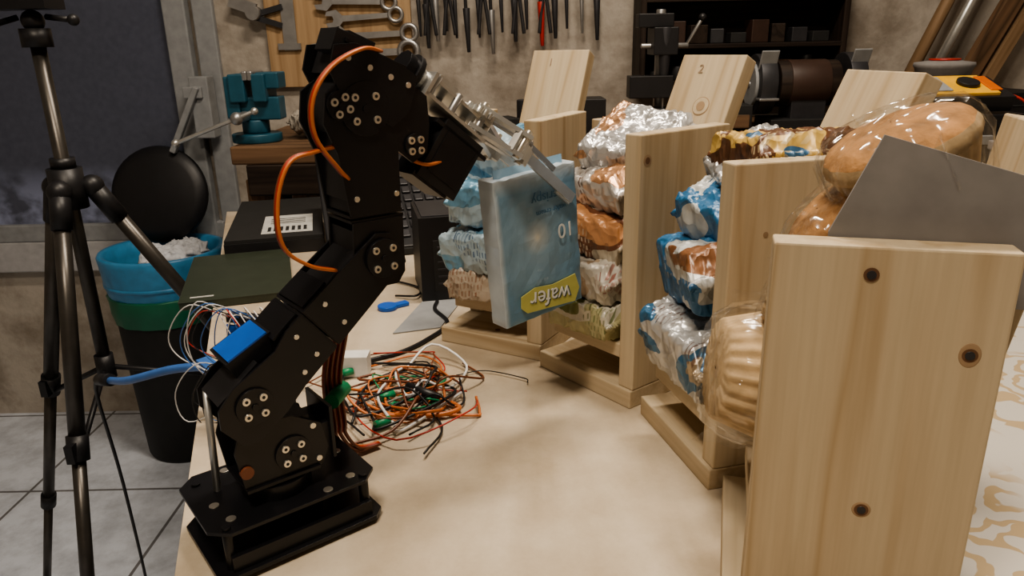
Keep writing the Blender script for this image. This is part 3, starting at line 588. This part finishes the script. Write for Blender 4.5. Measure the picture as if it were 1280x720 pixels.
# upright link
b.X=T((.012,0,-.005))
for y in(-YS,YS):
    quad([(.050,.180),(.062,.174),(.080,.174),(.086,.182),(.087,.222),(.049,.222),(.047,.190)],y)
    quad([(.048,.2262),(.086,.2262),(.087,.270),(.084,.296),(.077,.312),(.053,.317),(.038,.307),(.035,.288),(.043,.268)],y,.0022)
b.box((.0680,0,.2225),(.040,2*YS,.0022),BLK); b.box((.0675,0,.226),(.040,2*YS,.0022),BLK); b.box((.067,0,.198),(.034,.034,.036),BLKP)
b.box((.0675,0,.250),(.036,.034,.044),BLKP); b.box((.049,0,.262),(.0025,.036,.05),BLK)
b.box((.089,0,.198),(.004,.018,.02),ORG); b.cyl((.083,-YS-.001,.238),(.083,-YS-.0022,.238),.002,SCREW,seg=10); b.cyl((.053,-YS-.001,.238),(.053,-YS-.0022,.238),.002,SCREW,seg=10)
joint(.064,.296,r=.0175,k=.0078); joint(.064,.296,y=YS,r=.017); joint(.047,.299,y=-YS-.0008,r=.0095,k=.0042,rot=20)
b.cyl((.062,-.0185,.296),(.062,.0185,.296),.0215,BLKP,seg=32)
# head bracket
b.X=T((.010,0,-.018))
Mh=T((.076,0,.330))@RY(24)
def hb(c,sz,m): b.mbox(c,sz,m,Mh)
hb((-.004,0,0),(.044,.034,.020),BLKP)
for y in(-.020,.020):
    b.prism([(-.031,-.010),(-.018,-.022),(.022,-.028),(.031,-.014),(.029,.010),(.012,.0125),(-.020,.0125),(-.033,.006)],.0020,Mh@T((0,y,0))@RX(90),BLK)
hb((-.003,0,.0120),(.046,.040,.0022),BLK); hb((-.026,-.006,.010),(.014,.024,.014),BLKP); hb((-.010,.004,.016),(.020,.022,.010),BLKP); hb((.024,0,-.006),(.010,.036,.028),BLKP)
for x in(-.022,-.006,.010,.024):
    q=Mh@Vector((x,-.0210,.002)); b.cyl(q,q+Vector((0,-.0010,0)),.0020,SCREW,seg=10)
    q=Mh@Vector((x*.7,-.012,.0131)); b.cyl(q,Mh@Vector((x*.7,-.012,.0141)),.0020,SCREW,seg=10)
b.X=T((.004,0,-.008))
for y in(-.018,.018):
    b.prism([(.092,.272),(.106,.260),(.118,.266),(.121,.284),(.120,.304),(.110,.312),(.094,.306)],.0020,T((0,y,0))@RX(90),BLK)
joint(.108,.272,y=-.018,r=.008,k=.0038); b.box((.104,0,.290),(.022,.032,.032),BLKP)
# gripper (local x along the gripper, z normal)
b.X=T((.001,0,.003))
G=T((.127,0,.304))@RY(38.7)
b.cyl(G@Vector((-.016,0,0)),G@Vector((-.002,0,0)),.012,BLK,seg=10); b.cyl(G@Vector((-.008,0,0)),G@Vector((-.004,0,0)),.0145,BLKP,seg=14)
b.cyl(G@Vector((-.002,0,0)),G@Vector((.006,0,0)),.009,ALU,seg=20)
def gb(c,sz,m,MM=None): b.mbox(c,sz,m,G if MM is None else MM)
gb((.004,0,-.004),(.003,.034,.024),ALU)
gb((.034,0,.005),(.062,.026,.0024),ALU); gb((.034,0,-.008),(.062,.034,.0024),ALU); gb((.020,0,.009),(.018,.016,.006),ALU)
for x in(.008,.030,.056):
    for y in(-.012,.012): b.cyl(G@Vector((x,y,-.009)),G@Vector((x,y,.008)),.0028,STEEL,seg=10)
gb((.048,.0,-.035),(.038,.032,.046),BLKP); gb((.048,0,-.018),(.052,.032,.003),BLKP); gb((.044,0,-.058),(.034,.028,.004),BLKP); gb((.048,-.0165,-.035),(.028,.0006,.032),BLK)
def bar(p,q,w,t,m,z):
    P=Vector(p);Q=Vector(q); d=Q-P; a=math.degrees(math.atan2(d.y,d.x))
    b.mbox((0,0,0),(d.length+w,w,t),m,G@T(((P.x+Q.x)/2,(P.y+Q.y)/2,z))@RZ(a))
for sy in(-1,1):
    b.cyl(G@Vector((.054,sy*.0098,.006)),G@Vector((.054,sy*.0098,.011)),.0092,ALU,seg=20)
    for k in range(14):
        a=2*math.pi*k/14; gb((.054+.0098*math.cos(a),sy*.0098+.0098*math.sin(a),.0085),(.0022,.0022,.005),ALU)
    bar((.054,sy*.0098),(.088,sy*.0280),.0085,.0035,ALU,.0130); bar((.068,sy*.004),(.098,sy*.0200),.0065,.0035,STEEL,.0130)
    bar((.054,sy*.0098),(.088,sy*.0280),.0085,.0035,ALU,-.003); bar((.068,sy*.004),(.098,sy*.0200),.0065,.0035,ALU,-.003)
    for (x,y) in((.054,.0098),(.088,.028),(.068,.004),(.098,.020)):
        b.cyl(G@Vector((x,sy*y,-.006)),G@Vector((x,sy*y,.0175)),.0028,SCREW,seg=10)
    bar((.082,sy*.0265),(.104,sy*.0175),.0055,.016,ALU,.005)
    bar((.102,sy*.0170),(.168,sy*.0150),.0034,.0085,ALU,.005)
    bar((.094,sy*.0200),(.134,sy*.0165),.0030,.004,STEEL,.0125)
    bar((.152,sy*.0138),(.168,sy*.0138),.0028,.010,SCREW,.004)
b.X=I4
b.done()
c=B('servo_cables',parent=rob)
c.X=T((.011,.001,-.008))
for i,m in enumerate((BRN,RED,ORG)):
    o=.0020*i
    c.tube([(.082,-.014-o,.334),(.064,-.024-o,.336),(.040,-.028-o,.326),(.026,-.028-o,.308),(.026,-.026-o,.285),(.040,-.024-o,.264),(.050,-.016-o,.255)],.0012,m)
    c.tube([(.046,-.012-o,.276),(.024,-.026-o,.276),(.006,-.030-o,.272),(-.004,-.030-o,.250),(-.004,-.030-o,.222),(.012,-.028-o,.206),(.034,-.018-o,.196)],.0012,m)
    c.tube([(.092,-.008,.270),(.108,-.014-o,.258),(.128,-.012-o,.258)],.0013,ORG)
c.X=I4
for i in range(12):
    m=[BRN,RED,ORG][i%3]; o=.004*(i//3); j=.0022*(i%3)
    c.tube([(.054+o,.0+j,.160),(.050+o,.012+j,.125),(.046+o,.02+j,.090),(.050+o,.028+j,.050),(.056+o,.042+j,.030),(.070+o,.05+j,.008),(.09+o,.05+j,.004)],.0013,m)
for z in(.135,.08): c.cyl((.044,.008,z),(.062,.024,z),.006,GRNW,seg=10)
c.cyl((-.042,.018,.036),(-.038,.022,.112),.0026,ALU,seg=12)
c.done()
# held wafer packet
e=empty('wafer_packet',(0,0,0)); e.matrix_world=T((-.165,.460,.75))@RZ(38)@T((.233,0,.169))@RY(-5)
b=B('packet_body',parent=e)
L_,H_,Tk=.086,.124,.022
nx,nz=20,26
def pk(i,k,sg):
    u=math.sin((-1+2*i/nx)*math.pi/2); w=math.sin((-1+2*k/nz)*math.pi/2)
    y=sg*(Tk/2)*(.86+.14*((1-u**4)*(1-w**4))**.5)+sg*.0010*noise.noise(Vector((u*3,w*4,sg)))+sg*.0006*abs(noise.noise(Vector((u*9,w*12,sg))))
    return Vector((u*L_/2+.0010*noise.noise(Vector((w*5,u,3))),y,w*H_/2+.0012*noise.noise(Vector((u*5,w,9)))))
A=[[b.bm.verts.new(pk(i,k,-1)) for k in range(nz+1)] for i in range(nx+1)]
C=[[b.bm.verts.new(pk(i,k,1)) for k in range(nz+1)] for i in range(nx+1)]
for i in range(nx):
    for k in range(nz):
        b.bm.faces.new((A[i][k],A[i+1][k],A[i+1][k+1],A[i][k+1])); b.bm.faces.new((C[i][k+1],C[i+1][k+1],C[i+1][k],C[i][k]))
for i in range(nx):
    for k in(0,nz): b.bm.faces.new((A[i][k],A[i+1][k],C[i+1][k],C[i][k]))
for k in range(nz):
    for i in(0,nx): b.bm.faces.new((A[i][k],C[i][k],C[i][k+1],A[i][k+1]))
b.put([v_ for g in(A,C) for r_ in g for v_ in r_],I4,PACK,off=False)
b.prism([(-.036,.0),(.036,.0),(.039,.008),(-.034,.008)],.0006,T((0,-.002,.061))@RX(62),PACK,off=False)
b.prism([(-.026,-.009),(.028,-.015),(.034,-.004),(.030,.010),(.004,.008),(-.016,.011),(-.031,.007),(-.032,-.003)],.0008,T((.004,-.0122,-.045))@RX(90),PYEL)
b.done()
text('10',.018,T((.026,-.0130,.008))@RX(90)@RZ(180),PWHT,e,'count_print')
text('wafer',.020,T((.004,-.0132,-.046))@RX(90)@RZ(172),PWHT,e,'logo_print')
text('wafer',.0205,T((.0052,-.0128,-.0470))@RX(90)@RZ(172),PGRN,e,'logo_shadow_print',.0002)
text('crispy',.012,T((.006,-.0126,.040))@RX(90)@RZ(180),PBLU,e,'script_print')
text('wafer cream',.0065,T((.012,-.0126,.028))@RX(90)@RZ(180),PBLU,e,'small_print')
# ------------------------------------------------------------------ table objects
b=B('closed_laptop',loc=(-.435,1.36,.75),rot=(0,0,14),bevel=.003); b.box((0,0,.012),(.16,.34,.022),BLKP); b.box((0,0,.026),(.158,.338,.006),BLKM); b.box((.02,-.07,.0295),(.085,.14,.0006),LABEL)
for k in range(4): b.box((.02,-.03-.012*k,.0300),(.06,.0035,.0004),BLKM)
for k in range(7): b.box((-.01+.010*k,-.110,.0300),(.0055,.032,.0004),BLKM)
b.done()
b=B('keyboard_laptop',loc=(-.19,1.22,.754),rot=(0,0,16),bevel=.002)
R26=Euler((D2R(26),0,0)).to_matrix()
b.box((0,.08,.067),(.24,.28,.014),BLKP,R=(26,0,0)); b.box((0,.18,.055),(.22,.03,.11),BLKM); b.box((0,-.04,.003),(.22,.02,.012),BLKM)
for i in range(12):
    for j in range(10):
        p=R26@Vector((-.105+.019*i,-.12+.024*j+.010,.0090)); b.box((p.x,p.y+.08,p.z+.067),(.0150,.018,.004),DSTEEL,R=(26,0,0))
b.done()
b=B('dark_notebook',loc=(-.405,1.055,.75),rot=(0,0,17),bevel=.001); b.box((0,0,.006),(.145,.235,.010),OLIVE); b.box((.0,0,.0115),(.147,.237,.001),OLIVE); b.box((-.045,-.10,.0122),(.03,.005,.0003),LABEL); b.done()
b=B('power_supply_box',loc=(-.085,1.00,.75),rot=(0,0,12),bevel=.003); b.box((0,0,.058),(.095,.11,.116),BLKP); b.box((0,0,.1165),(.085,.10,.002),DSTEEL); b.box((0,-.0555,.05),(.06,.001,.07),BLKM)
for k in range(6): b.box((0,-.056,.025+.01*k),(.05,.001,.003),DSTEEL)
b.done()
b=B('grey_card',bevel=.0003); b.prism([(-.144,.825),(-.088,.842),(-.061,.975),(-.119,.948)],.0015,T((0,0,.7512)),GREYP); b.done()
b=B('blue_key_fob',loc=(-.164,.915,.75),bevel=.001); b.cyl((0,0,0),(0,0,.006),.013,PCB); b.box((.016,.01,.003),(.02,.012,.005),PCB,R=(0,0,35)); b.done()
b=B('black_power_cable'); b.tube([(-.19,.72,.753),(-.155,.745,.753),(-.125,.765,.753),(-.10,.80,.753),(-.08,.85,.753),(-.10,.90,.7535),(-.10,.93,.754)],.0026,BLKP)
b.tube([(-.21,1.05,.753),(-.16,1.02,.753),(-.13,.99,.753),(-.13,.95,.756),(-.16,.96,.753)],.0015,BLKP); b.done()
b=B('jumper_wires')
cols=[ORG,BRN,BRN,BLKP,WHT,ORG,BLKP,GRNW,BRN,ORG,RED,BLKP]
for w in range(32):
    cx,cy=-.112+random.gauss(0,.016),.658+random.gauss(0,.034); pts=[]; a0=random.uniform(0,6.28); n=random.randint(5,8); rr=random.uniform(.022,.058)
    for k in range(n):
        a=a0+k*random.uniform(.7,1.1); q=rr*random.uniform(.6,1.15)
        pts.append((cx+q*1.1*math.cos(a),cy+q*1.2*math.sin(a),.7525+abs(random.gauss(0,.007))))
    b.tube(pts,random.choice((.0008,.0011,.0014)),cols[w%12],seg=6,sub=5)
b.tube([(-.13,.615,.754),(-.10,.613,.754),(-.07,.611,.755),(-.052,.622,.755),(-.060,.636,.754),(-.078,.645,.755)],.0024,ORG)
b.cyl((-.105,.664,.758),(-.072,.640,.756),.0055,BLKP); b.box((-.165,.715,.762),(.026,.02,.022),WHITEP); b.cyl((-.178,.700,.758),(-.168,.706,.758),.004,GRNW)
for p in((-.13,.645,.756),(-.125,.590,.757)): b.cyl(p,(p[0]+.012,p[1]+.01,p[2]),.004,GRNW)
b.tube([(-.06,.70,.753),(-.03,.71,.753),(0.01,.69,.753),(.014,.68,.753)],.0006,BLKP)
b.done()
e=empty('microcontroller_board',(-.240,.620,.75),-18)
b=B('board',parent=e,bevel=.0005)
b.box((0,0,.0065),(.055,.045,.012),BLKM); b.box((0,-.004,.052),(.046,.0018,.080),PCB,R=(-12,0,0)); b.box((0,0.010,.052),(.046,.0018,.090),PCB,R=(-12,0,0))
b.box((-.020,-.010,.045),(.014,.014,.012),STEEL); b.box((.008,-.010,.050),(.022,.010,.05),BLKP); b.box((0,.006,.098),(.042,.009,.008),BLKP); b.box((0,.006,.018),(.042,.010,.008),BLKP)
for i in range(28):
    m=[WHT,BLUW,WHT,BLKP,WHT,WHT,BLUW,RED][i%8]
    x0=random.uniform(-.022,.022); z0=random.choice((.098,.098,.04)); sx=random.choice((-1,-1,-.5,.8))
    rr=random.uniform(.02,.05)
    b.tube([(x0,.004,z0),(x0+sx*rr*.5,-.010-rr*.3,z0+rr*.5),(x0+sx*rr*1.2,-.015-rr*.2,z0-.01),(x0+sx*rr*1.1,-.015-rr*.1,z0-rr*.9),(x0+sx*rr*.3+.01,-.012,max(.02,z0-rr*1.4))],.0006,m,seg=6)
b.done()
b=B('blue_usb_cable'); b.tube([(-.285,.636,.795),(-.30,.645,.793),(-.34,.668,.780),(-.40,.70,.755),(-.45,.75,.732)],.0042,BLUW,seg=10)
b.cyl((-.445,.745,.735),(-.475,.775,.722),.007,BLKP); b.tube([(-.475,.775,.722),(-.51,.82,.68),(-.55,.90,.5),(-.62,1.02,.2),(-.68,1.1,.006),(-.8,1.15,.006)],.0022,BLKP,seg=8)
b.box((-.274,.630,.796),(.016,.013,.009),STEEL,R=(0,0,-40)); b.box((-.286,.637,.796),(.022,.013,.010),BLUW,R=(0,12,-40)); b.done()
# ------------------------------------------------------------------ lamps
def lamp(name,loc,size,power,col,rz=0):
    e=empty(name,loc,rz)
    b=B('housing',parent=e,bevel=.004); b.box((0,0,.045),(size[0]+.06,size[1]+.06,.05),WHITEP); b.box((0,0,.017),(size[0],size[1],.006),LAMPM); b.done()
    l=bpy.data.lights.new(name+'_light','AREA'); l.shape='RECTANGLE'; l.size=size[0]; l.size_y=size[1]; l.energy=power; l.color=col
    o=bpy.data.objects.new('light',l); bpy.context.collection.objects.link(o); o.parent=e; o.location=(0,0,.012)
lamp('ceiling_lamp',(-.25,-.15,2.44),(.40,.20),16,(1,.85,.68),20)
lamp('ceiling_lamp',(.20,.95,2.44),(.70,.15),19,(1,.87,.72),0)
w=bpy.data.worlds.new('world'); bpy.context.scene.world=w; w.use_nodes=True
w.node_tree.nodes['Background'].inputs[0].default_value=(.5,.55,.65,1); w.node_tree.nodes['Background'].inputs[1].default_value=.1
# ------------------------------------------------------------------ camera
cam=bpy.data.cameras.new('camera'); co=bpy.data.objects.new('camera',cam); bpy.context.collection.objects.link(co)
cam.lens=26.0; cam.sensor_width=36; cam.clip_start=.01
Rm=Matrix.Rotation(D2R(90-18.4),4,'X')@Matrix.Rotation(D2R(-1.2),4,'Z')
co.matrix_world=T((0,0,1.08))@Rm
sc=bpy.context.scene; sc.camera=co
sc.view_settings.view_transform='AgX'; sc.view_settings.look='AgX - Medium High Contrast'; sc.view_settings.exposure=.48
